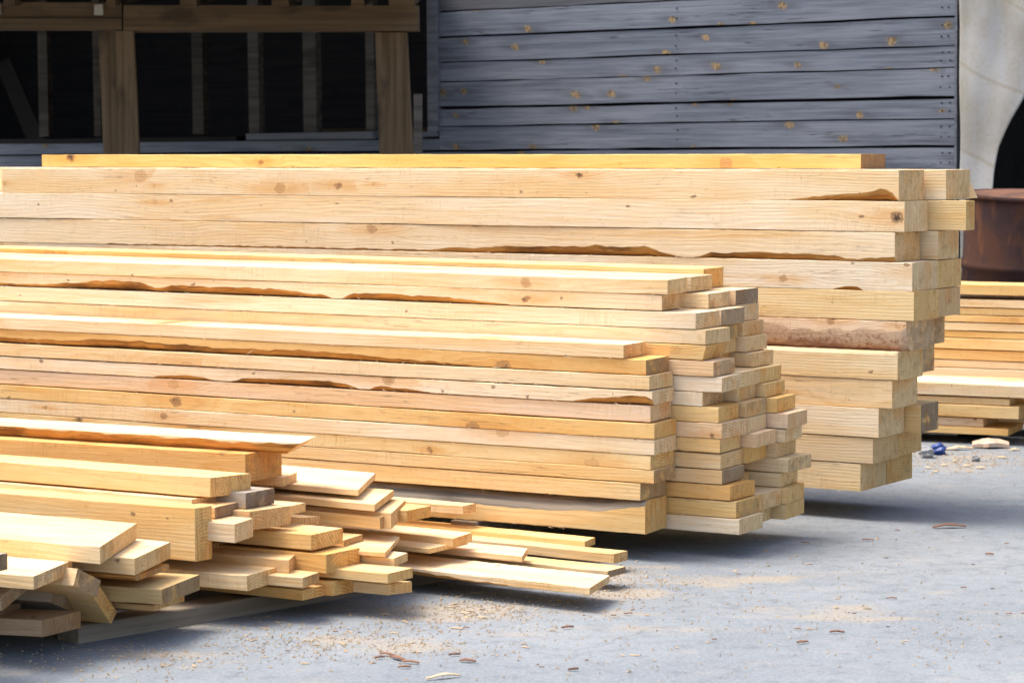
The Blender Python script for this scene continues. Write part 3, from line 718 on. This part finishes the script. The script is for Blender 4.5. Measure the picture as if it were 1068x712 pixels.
# torn fibres hanging from the sawn edges
def make_fibre():
    N = NB('torn_fibre'); return N.fin((.80, .64, .42), .8, .2)
FIB = make_fibre(); rf = random.Random(77)
def fibres(o, n, t, x0, x1, edge='bottom'):
    bm = bmesh.new()
    for _ in range(n):
        x = rf.uniform(x0, x1); z = rf.uniform(-.001, .004) if edge == 'bottom' else t + rf.uniform(-.004, .001); l = rf.uniform(.006, .02) * (2 if rf.random() < .12 else 1); an = rf.uniform(-.6, .6); w2 = rf.uniform(.0004, .0009)
        dx, dz = math.cos(an) * l, math.sin(an) * l - (.004 if edge == 'bottom' else -.002)
        p = [Vector((x, -.0005, z - w2)), Vector((x, -.0005, z + w2)), Vector((x + dx * .5, -.004, z + dz * .45 + w2)), Vector((x + dx * .5, -.004, z + dz * .45 - w2)), Vector((x + dx, -.003 - rf.uniform(0, .006), z + dz))]
        v = [bm.verts.new(q) for q in p]; bm.faces.new((v[0], v[1], v[2], v[3])); bm.faces.new((v[3], v[2], v[4]))
    f = mesh_obj('torn_fibres', bm, FIB, o); f['kind'] = 'stuff'
for o in [q for q in COL.objects if q.get('group') in (GM, GB)]:
    d = o.dimensions; lab = o['label']
    if 'column' in lab and ('third' in lab.split('from top in the')[-1] or 'rear' in lab): continue
    fibres(o, rf.randint(25, 60), d.z, -3.4, -.05, 'bottom'); fibres(o, rf.randint(6, 25), d.z, -3.4, -.05, 'top') if rf.random() < 0 else None

# bearers under both stacks
def bearer(S, x, y0, y1, ztop, label, wd=.09, mat=GREYW):
    bm = bmesh.new(); P = S.P0 + S.X * x; zb = 0.0
    p = S.P0 + S.X * x + S.Z * 0
    M = Matrix((S.X, S.Y, Vector((0, 0, 1)))).transposed().to_4x4(); M.translation = Vector((P.x, P.y, 0))
    zt = (S.P0 + S.X * x).z + ztop - .002
    add_box(bm, -wd / 2, wd / 2, y0, y1, -.004, zt, .003)
    o = mesh_obj('bearer', bm, mat); o.matrix_world = M; tag(o, label, 'timber', 'bearers under the stacks'); return o
bearer(MID, -.62, -.02, .74, lv[-1] - .0, 'grey bearer under the middle stack near its visible end')
bearer(MID, -2.9, -.02, .74, lv[-1], 'grey bearer under the far left part of the middle stack')
bearer(BACK, -.5, .03, .43, lvb[-1], 'grey bearer under the right end of the tall back stack')
bearer(BACK, -3.4, .03, .43, lvb[-1], 'grey bearer under the left part of the tall back stack')

# ------------------------------------------------------------------ far right pile of thin planks
FAR = Stack(-6000, 128, (1052, 455), .04)
GF = 'planks in the far right pile'
far_low = [(1190, 402, 415, 0, PALE, 'wide pale plank on the step of the far right pile, brightly lit on top'), (1053, 416, 423.5, .02, CREAM, 'cream plank under the step of the far right pile'),
           (1063, 424, 437, 0, GOLD, 'golden plank with orange lower edge near the bottom of the far right pile'), (1026, 437.5, 447, .02, PINK, 'short pinkish plank second from bottom of the far right pile'),
           (1052, 447.5, 455, 0, HONEY, 'honey coloured lowest plank of the far right pile')]
off_hi = .40
far_hi = [(1230, 296, 307, HONEY, 'honey coloured top plank of the far right pile below the drum'), (1250, 311.5, 320, PALE, 'cream plank second from top of the far right pile'),
          (1200, 320.5, 328, HONEY, 'honey plank third from top of the far right pile'), (1240, 328.5, 335.5, GOLD, 'golden plank fourth from top of the far right pile'), (1210, 336, 344.5, CREAM, 'cream plank fifth from top of the far right pile'),
          (1245, 345, 352, HONEY, 'honey plank sixth from top of the far right pile'), (1225, 352.5, 364, GOLD, 'thick golden plank seventh from top of the far right pile'), (1215, 364.5, 375, HONEY, 'honey plank eighth from top of the far right pile'),
          (1240, 375.5, 383.5, CREAM, 'cream plank ninth from top of the far right pile'), (1230, 384, 394.5, PINK, 'pinkish plank with a dark knot above the step of the far right pile')]
# pixel rows are read at x = 1010
def far_board(px, yt, yb, off, col, label, width, yoff, fl=None):
    e = FAR.loc(px, 400, off); zt = FAR.loc(1010, yt, off).z; zb = FAR.loc(1010, yb, off).z
    board('thin_plank', FAR.mat(e.x, yoff, zb), 4.2, width, zt - zb - .002, vary(col, rg, .02), label, 'plank', GF, stain=.3)
for (px, yt, yb, oy, col, label) in far_low: far_board(px, yt - 2.2, yb - 2.2, oy, col, label, .30, oy)
for j, (px, yt, yb, col, label) in enumerate(far_hi): far_board(px, yt, yb, off_hi + (.0, .006, .012)[j % 3], col, label, .24, off_hi + (.0, .006, .012)[j % 3])
# rear layers that carry the upper group
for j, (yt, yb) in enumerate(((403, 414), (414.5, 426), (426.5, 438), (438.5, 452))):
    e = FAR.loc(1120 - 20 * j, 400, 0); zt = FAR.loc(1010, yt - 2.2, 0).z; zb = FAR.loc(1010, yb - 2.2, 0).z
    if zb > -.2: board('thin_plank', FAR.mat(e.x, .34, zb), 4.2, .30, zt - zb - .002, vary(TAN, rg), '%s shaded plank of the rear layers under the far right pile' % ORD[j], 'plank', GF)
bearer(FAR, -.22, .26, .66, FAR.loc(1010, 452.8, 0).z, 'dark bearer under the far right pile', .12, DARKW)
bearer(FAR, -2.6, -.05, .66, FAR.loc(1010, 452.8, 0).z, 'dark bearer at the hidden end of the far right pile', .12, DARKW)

# ------------------------------------------------------------------ untidy front pile
GP = 'loose boards in the untidy front pile'
def pile(x, yt, yb, z, slope, back=None, wd=None, L=3.2, col=CREAM, label='', name='loose_plank', roll=0.0, t=None, **kw):
    """end corner of a board: pixel column x, front edge from yt (top) to yb (bottom) with its underside at height z; slope of the long edge in the photo;
    back = pixel of the far upper corner of the end"""
    p = hit_z(x, yb, z); ym = (yt + yb) / 2
    vx = x - (ym - HORIZON) / slope; X, Y, Z = frame_from_vp(vx, HORIZON)
    if t is None: t = (yb - yt) * p.y / F
    if back:
        q = hit_z(back[0], back[1], z + t) - p; ly = q.dot(Y); lx = q.dot(X); wd = wd or ly; kw.setdefault('skew', -lx / max(ly, .01))
    M = Matrix((X, Y, Z)).transposed().to_4x4(); M.translation = p
    if roll: M = M @ Matrix.Rotation(R(roll), 4, 'X')
    if 'wane_px' in kw:
        ppm = F / p.y; pts = kw.pop('wane_px'); n = Y
        kw['wane'] = curve([((hit(a, ym, p, Y) - p).dot(X), c / ppm) for a, c in pts])
    if col is not GREYB: col = (col[0], col[1] * .945, col[2] * .86)      # this wood is fresher and more golden than the stacks
    return board(name, M, L, wd, t, vary(col, rg, .02), label, kw.pop('cat', 'plank'), GP, **kw)
# upper left
pile(296, 471, 474.5, .405, .062, wd=.17, skew=.3, zskew=-1.5, L=3.6, t=.036, col=PALE, label='long bright plank with bark edge on top of the front pile', wane_px=[(-80, 15), (60, 12), (200, 12), (262, 11), (296, 13)], wmul=.9)
pile(256, 473, 503, .328, .065, (276, 470), wd=.17, L=3.4, col=ORANGE, label='thick beam with a splintered orange end under the top plank', name='timber_beam', cat='beam', stain=.5)
pile(220, 498, 518.5, .322, .080, (262, 493.5), L=3.4, col=GOLD, label='thick golden plank with a large knot near the left photo edge', stain=.1)
pile(204, 529, 585.5, .172, .088, (221, 527), L=3.4, col=GOLD, label='tall squared beam standing on edge in the front pile', name='timber_beam', cat='beam', stain=.25)
pile(200, 520.5, 527, .30, .088, (222, 517.5), L=3.0, col=PALE, label='thin pale plank lying behind the tall squared beam', wd=.12)
pile(104, 570, 588.5, .238, .090, (142, 545.5), L=3.0, col=CREAM, label='wide cream plank with a diagonal end on the left of the pile', stain=.3)
pile(141, 581.5, 599.5, .192, .085, (178, 564.5), L=2.9, col=CREAM, label='cream plank with a skewed mottled end under the wide cream plank', stain=.2)
pile(36, 600, 614.5, .205, .085, (76, 583.5), L=2.8, col=PALE, label='pale wet-ended plank at the far left of the front pile', stain=.55)
pile(141, 600.5, 606, .165, .085, (176, 588), L=2.8, col=ORANGE, label='rough orange edged board squeezed under the skewed cream plank', stain=.7, wane_px=[(-80, 3), (100, 2), (141, 4)])
pile(169, 614, 630.5, .105, .06, (208, 599), L=2.9, col=(.58, .44, .24), label='dirty weathered plank low in the front pile with a grey end', stain=.8)
pile(160, 631, 637, .078, .08, wd=.16, L=2.9, col=TAN, label='thin tan board beneath the dirty weathered plank')
pile(77, 592, 611, .185, .085, wd=.11, L=2.8, roll=-24, col=TAN, label='tilted plank with a greenish grey end behind the far left plank', stain=.8)
pile(95, 603, 619, .140, .085, wd=.125, L=2.8, roll=-46, col=GOLD, label='steeply tilted tan plank wedged in the left of the pile', stain=.3)
pile(52, 613, 627, .125, .07, wd=.16, L=2.6, roll=-22, col=GREYB, label='tilted grey plank low in the left of the pile', stain=.6)
pile(2, 622, 637, .14, .06, wd=.16, L=2.6, roll=14, col=GREYB, label='grey rough board jutting at the left photo edge low down', stain=.6)
pile(44, 646, 664, .055, .05, (84, 637), L=2.8, col=(.44, .33, .24), label='lowest dirty brown plank at the left edge of the pile', stain=.5)
pile(-36, 586, 604, .26, .09, wd=.16, L=2.6, col=GREYB, label='dark end of a grey plank cut by the left photo edge', stain=.9)
pile(-14, 640, 662, .06, .06, wd=.18, L=2.6, col=GREYB, label='rough grey board at the left photo edge under the lowest boards', stain=.5)  # extra board, added to cast shade over the lower left ground
# middle of the pile
pile(224, 529, 540.5, .275, .082, (257, 521.5), L=3.2, col=TAN, label='board with a dark grey end under the thick golden plank', stain=1.0)
pile(256, 514, 530.5, .288, .08, (286, 509), L=3.2, col=GREYB, label='dark blue grey end of a board beside the splintered beam', stain=1.0)
pile(245, 546, 566, .222, .088, (264, 540), L=3.2, col=PALE, label='pale square board end right of the tall squared beam')
pile(260, 533, 553, .235, .085, (303, 527), L=3.2, col=TAN, label='dusty tan board sticking out below the dark blue grey end', stain=.2)
pile(296, 529, 538, .252, .085, (319, 524), L=3.2, col=CREAM, label='thin cream board between the tan board and the wide thin planks')
pile(302, 541, 549, .21, .085, (334, 538), L=3.2, col=TAN, label='shaded thin board end in the middle of the pile')
pile(324.5, 557, 573.5, .178, .092, (357.5, 550), L=3.3, col=GOLD, label='golden plank with a dusty top resting on the thick yellow plank', stain=.1)
pile(340, 578, 598, .118, .092, (375, 571), L=3.3, col=HONEY, label='thick yellow plank with a split dusty end in the middle of the pile', stain=.3)
pile(301, 584, 598, .125, .09, (303.5, 582), wd=.17, L=3.2, col=TAN, label='dusty tan plank behind the low rounded plank')
pile(257.5, 600, 616, .098, .09, (293.5, 590), L=3.2, col=CREAM, label='low cream plank with dusty top and rounded corner', stain=.15)
pile(222, 566, 588, .12, .09, wd=.16, L=3.0, col=TAN, label='shaded board end below the pale square board')
pile(316, 602, 613, .098, .09, (333, 596), L=3.2, col=TAN, label='small tan board end under the dusty planks', stain=.5)
pile(316, 614.5, 625.5, .055, .10, (345, 608), L=3.2, col=GOLD, label='lowest golden board end resting on the grey bearer')
pile(347, 606, 621, .055, .10, (382, 600), L=3.2, col=GOLD, label='golden board end on the bearer below the thick yellow plank', stain=.1)
pile(404, 598, 608.5, .100, .10, (430, 592), L=3.2, col=GOLD, label='upper of two thin golden board ends at the right foot of the pile')
pile(404, 609, 620.5, .055, .10, (430, 606), L=3.2, col=CREAM, label='lower of two thin golden board ends at the right foot of the pile')
pile(358, 563, 575, .15, .09, (378, 557), L=3.0, col=TAN, label='small grey brown board end behind the golden plank', stain=.6)
pile(402, 576, 581, .150, .09, (417, 559), L=.4, col=CREAM, label='dusty cream plank with a diagonal end right of the golden plank', stain=.2)
pile(411, 582, 591, .122, .09, (425, 576), L=3.1, col=CREAM, label='cream board end just above the two thin board ends')
# right upper: wide thin planks
pile(295, 498.5, 507.5, .300, .08, (309, 492.5), L=3.2, col=CREAM, label='small cream plank beside the splintered beam end')
pile(374, 510.5, 517, .282, .092, (392, 493), L=3.2, col=PALE, label='wide bright thin plank topmost on the right of the pile')
pile(391, 525.5, 533, .250, .095, (411, 510.5), L=3.2, col=CREAM, label='wide cream plank with a knot below the bright thin plank')
pile(396, 539, 552, .198, .095, (408, 536), L=3.2, col=GOLD, label='shaded golden plank below the wide cream plank', stain=.7)
pile(408, 535, 551.5, .198, .095, (423, 521), L=3.1, col=TAN, label='tan plank end facing right below the wide planks', stain=.2)
pile(424, 532, 544, .200, .095, wd=.12, L=3.1, col=HONEY, label='small honey coloured end tucked behind the tan plank end')
# right: long boards running out over the concrete
pile(615, 612.5, 620.5, .050, .112, (636, 599.5), L=2.5, col=PALE, label='wide pale plank reaching furthest out over the concrete', wane_px=[(380, 4), (430, 5), (500, 2), (560, 0)])
pile(634, 595, 602, .040, .105, wd=.10, L=2.2, col=TAN, label='thin board with a dark notched end on the wide pale plank', stain=1.0)
pile(545, 579.5, 586.5, .076, .102, wd=.13, skew=.5, L=2.4, col=PINK, label='pink edged plank with rounded end lying on the wide pale plank', bark=RBARK)
pile(640, 577.5, 587.5, .030, .108, wd=.075, skew=0, L=2.6, col=TAN, label='narrow dull tan batten ending beside the wide pale plank', stain=.1)
pile(610, 564, 571.5, .052, .102, wd=.085, skew=.2, L=2.8, col=GOLD, label='long golden batten with a slanted end in front of the middle stack')
pile(472, 561, 570.5, .118, .10, (492, 555), L=2.6, col=CREAM, label='short cream plank lit on top beside the long batten')
pile(483, 527.5, 536.5, .120, .085, wd=.075, L=2.2, col=PALE, label='pale knotty plank lying against the base of the middle stack')
pile(448, 572, 577, .110, .10, wd=.20, L=2.2, col=CREAM, label='cream plank behind the pink edged plank')
# bearer on the ground under the pile
p0, p1 = hit_z(82, 671, 0), hit_z(520, 596, 0)
X = (p1 - p0); Lb = X.length; X.normalize(); Y = Vector((0, 0, 1)).cross(X); M = Matrix((X, Y, Vector((0, 0, 1)))).transposed().to_4x4(); M.translation = p0
bm = bmesh.new(); add_box(bm, 0, Lb, 0, .09, -.003, .045, .003)
o = mesh_obj('bearer', bm, GREYW); o.matrix_world = M; tag(o, 'long grey bearer on the concrete under the front pile', 'timber', 'bearers under the stacks')

# ------------------------------------------------------------------ bits on the concrete
CHIP = make_weathered('bark_chip', (.20, .105, .07), (.30, .17, .11), (.10, .065, .05))
CHIPP = make_weathered('pale_wood_chip', (.60, .45, .28), (.70, .55, .36), (.40, .26, .15))
def chip(px, py, lpx, label, mat=CHIP, wr=.28, ang=None, th=.0035, group=None, name='bark_chip', rr=random.Random(3)):
    p = hit_z(px, py, 0); ppm = F / p.y; L = lpx / ppm; wd = L * wr; ang = rr.uniform(-.5, .5) if ang is None else ang
    bm = bmesh.new(); n = 7; top = []; bot = []
    for i in range(n + 1):
        u = i / n; hw = wd / 2 * (.35 + .65 * math.sin(math.pi * min(.95, max(.08, u)))) * rr.uniform(.75, 1.15); x = (u - .5) * L; cz = .004 + L * .06 * math.sin(math.pi * u) * rr.uniform(.5, 1.2); sy = rr.uniform(-.1, .1) * wd
        top.append([bm.verts.new((x, sy - hw, cz + th * .6)), bm.verts.new((x, sy, cz + th + hw * .25)), bm.verts.new((x, sy + hw, cz + th * .6))])
        bot.append([bm.verts.new((x, sy - hw, cz - th * .2)), bm.verts.new((x, sy, cz)), bm.verts.new((x, sy + hw, cz - th * .2))])
    for i in range(n):
        for a in (0, 1):
            bm.faces.new((top[i][a], top[i + 1][a], top[i + 1][a + 1], top[i][a + 1])); bm.faces.new((bot[i][a], bot[i][a + 1], bot[i + 1][a + 1], bot[i + 1][a]))
        bm.faces.new((top[i][0], bot[i][0], bot[i + 1][0], top[i + 1][0])); bm.faces.new((top[i][2], top[i + 1][2], bot[i + 1][2], bot[i][2]))
    for k in (0, n):
        for a in (0, 1): bm.faces.new((top[k][a], top[k][a + 1], bot[k][a + 1], bot[k][a]))
    o = mesh_obj(name, bm, mat); o.location = p; o.rotation_euler = (0, 0, ang)
    tag(o, label, 'chip', group); return o
G = 'bark chips on the concrete'
chip(990, 550.5, 36, 'largest red brown bark strip on the open concrete at right', wr=.22, ang=.1, group=G)
chip(1032, 579, 9, 'small bark flake near the right photo edge above the open concrete', group=G)
chip(873, 660.5, 16, 'dark bark strip on the concrete at bottom right', wr=.2, ang=0, group=G)
chip(837, 671, 13, 'reddish torn bark chip left of the dark bark strip', group=G)
chip(592, 655.5, 14, 'dark bark sliver in front of the wide pale plank', wr=.22, ang=.4, group=G)
chip(488, 690.5, 18, 'brown bark sliver near the bottom photo edge', wr=.3, ang=-.3, group=G)
chip(474, 684, 13, 'thin bark sliver just behind the brown sliver at the bottom', wr=.2, group=G)
chip(598, 699.5, 12, 'dark bark flake at bottom middle of the yard', wr=.25, ang=.4, group=G)
chip(462, 707.5, 40, 'pale wooden splinter lying at the bottom photo edge', CHIPP, wr=.14, ang=.5, name='wood_splinter', group='wood splinters on the concrete')
for (a, b, l, an) in ((404, 684, 20, -.6), (415, 688, 26, -.9), (428, 692, 20, -.4), (422, 697, 14, .2), (396, 687, 12, .5)):
    chip(a, b, l, 'one of five red brown bark slivers clustered on sawdust at bottom middle', wr=.22, ang=an, group='bark sliver cluster on the sawdust')
for (a, b, l) in ((936, 554, 6), (1050, 568, 6), (1005, 614, 8), (925, 583, 4), (565, 697, 7), (486, 656, 9), (640, 643, 7), (655, 641, 12), (832, 657, 9), (891, 641, 6),
                  (926, 655, 5), (1052, 641, 9), (1067, 641, 5), (1035, 615, 5), (840, 567, 12), (905, 564, 16), (612, 690, 5), (745, 668, 7), (770, 600, 6), (350, 660, 7), (300, 680, 7), (160, 680, 8), (930, 625, 14), (1015, 590, 5)):
    chip(a, b, l * .8, 'tiny brown bark crumb scattered on the open concrete', wr=.22, th=.002, group='tiny bark crumbs on the concrete')
# sawdust and shavings, too many to count
def make_dust():
    N = NB('sawdust'); gi = N.n('ShaderNodeTexCoord'); a = N.noise(gi.outputs['Object'], 25.0, 2.0)
    return N.fin(N.mix(N.ramp(a, .35, .65), (.46, .37, .26), (.34, .25, .155)), .9, .1)
bm = bmesh.new(); rr = random.Random(21)
spots = [(350, 668, 120, 16, 800), (500, 636, 90, 14, 700), (640, 612, 60, 16, 450), (1010, 478, 60, 12, 800), (990, 672, 60, 20, 90), (820, 640, 150, 26, 130), (700, 600, 160, 40, 160), (120, 690, 120, 14, 300), (600, 680, 300, 25, 150), (900, 600, 160, 70, 150)]
for (cx, cy, sx, sy, n) in spots:
    for _ in range(int(n * .8)):
        x, y = rr.gauss(cx, sx * .65), rr.gauss(cy, sy * .75)
        if y > 725 or y < 440: continue
        g = hit_z(x, y, 0); L = rr.uniform(.0015, .006) * (2.6 if rr.random() < .05 else 1); wd = L * rr.uniform(.15, .5); an = rr.uniform(0, 3.14); c, s2 = math.cos(an), math.sin(an); zt = rr.uniform(.001, .004)
        q = [(-L, -wd, .001), (L, -wd, .001 + zt * .6), (L, wd, .001 + zt * .3), (-L, wd, .001), (0, 0, .002 + zt)]
        v = [bm.verts.new((g.x + a * c - b * s2, g.y + a * s2 + b * c, zc)) for a, b, zc in q]
        for i in range(4): bm.faces.new((v[i], v[(i + 1) % 4], v[4]))
        bm.faces.new(v[:4])
tag(mesh_obj('sawdust', bm, make_dust()), 'pale sawdust and shavings strewn over the concrete', 'sawdust', None, 'stuff')
# litter by the far right pile
def lump(px, py, wpx, hpx, mat, name, label, cat, seed, depth=None):
    p = hit_z(px, py, 0); k = p.y / F; bm = bmesh.new(); r2 = random.Random(seed)
    bmesh.ops.create_icosphere(bm, subdivisions=3, radius=1.0)
    ph = [r2.uniform(0, 6) for _ in range(6)]
    for v in bm.verts:
        n = v.co.copy(); f = 1 + .16 * math.sin(n.x * 4 + ph[0]) * math.sin(n.y * 5 + ph[1]) + .12 * math.sin(n.z * 7 + ph[2] + n.x * 3) + r2.uniform(-.05, .05)
        v.co = Vector((n.x * wpx * k / 2 * f, n.y * (depth or wpx) * k / 2 * f, max(-.003, n.z * hpx * k * .55 * f + hpx * k * .45)))
    o = mesh_obj(name, bm, mat); o.location = p; o.rotation_euler.z = r2.uniform(0, 3); tag(o, label, cat); return o
BLUEP = NB('blue_plastic').fin((.02, .06, .26), .4, .4)
GREYS = make_weathered('grey_stone', (.26, .27, .28), (.36, .37, .38))
lump(979, 474, 15, 12, BLUEP, 'plastic_scrap', 'crumpled blue plastic scrap on the ground by the far right pile', 'plastic scrap', 4)
lump(966, 477, 16, 12, GREYS, 'stone', 'grey stone left of the blue plastic scrap', 'stone', 8)
lump(1018, 481, 9, 6, GREYS, 'stone', 'small grey stone on sawdust near the far right pile', 'stone', 9)
chip(1033, 467, 38, 'broad pale bark slab lying on sawdust below the far right pile', make_weathered('pale_bark', (.56, .40, .28), (.66, .50, .38), (.38, .22, .13)), wr=.55, ang=-.1, th=.02, name='bark_slab')
chip(1000, 469, 30, 'pale splinter beside the blue plastic scrap', CHIPP, wr=.3, ang=.2, name='wood_splinter', group='wood splinters on the concrete')
for i, (a, b, l) in enumerate(((985, 486, 8), (996, 482, 7), (1008, 487, 9), (1023, 489, 10), (1045, 478, 9), (968, 489, 7), (1058, 470, 12), (976, 493, 7))):
    chip(a, b, l, 'tiny pale wood flake on the sawdust below the far right pile', CHIPP, wr=.4, group='tiny pale flakes by the far right pile', name='wood_flake')
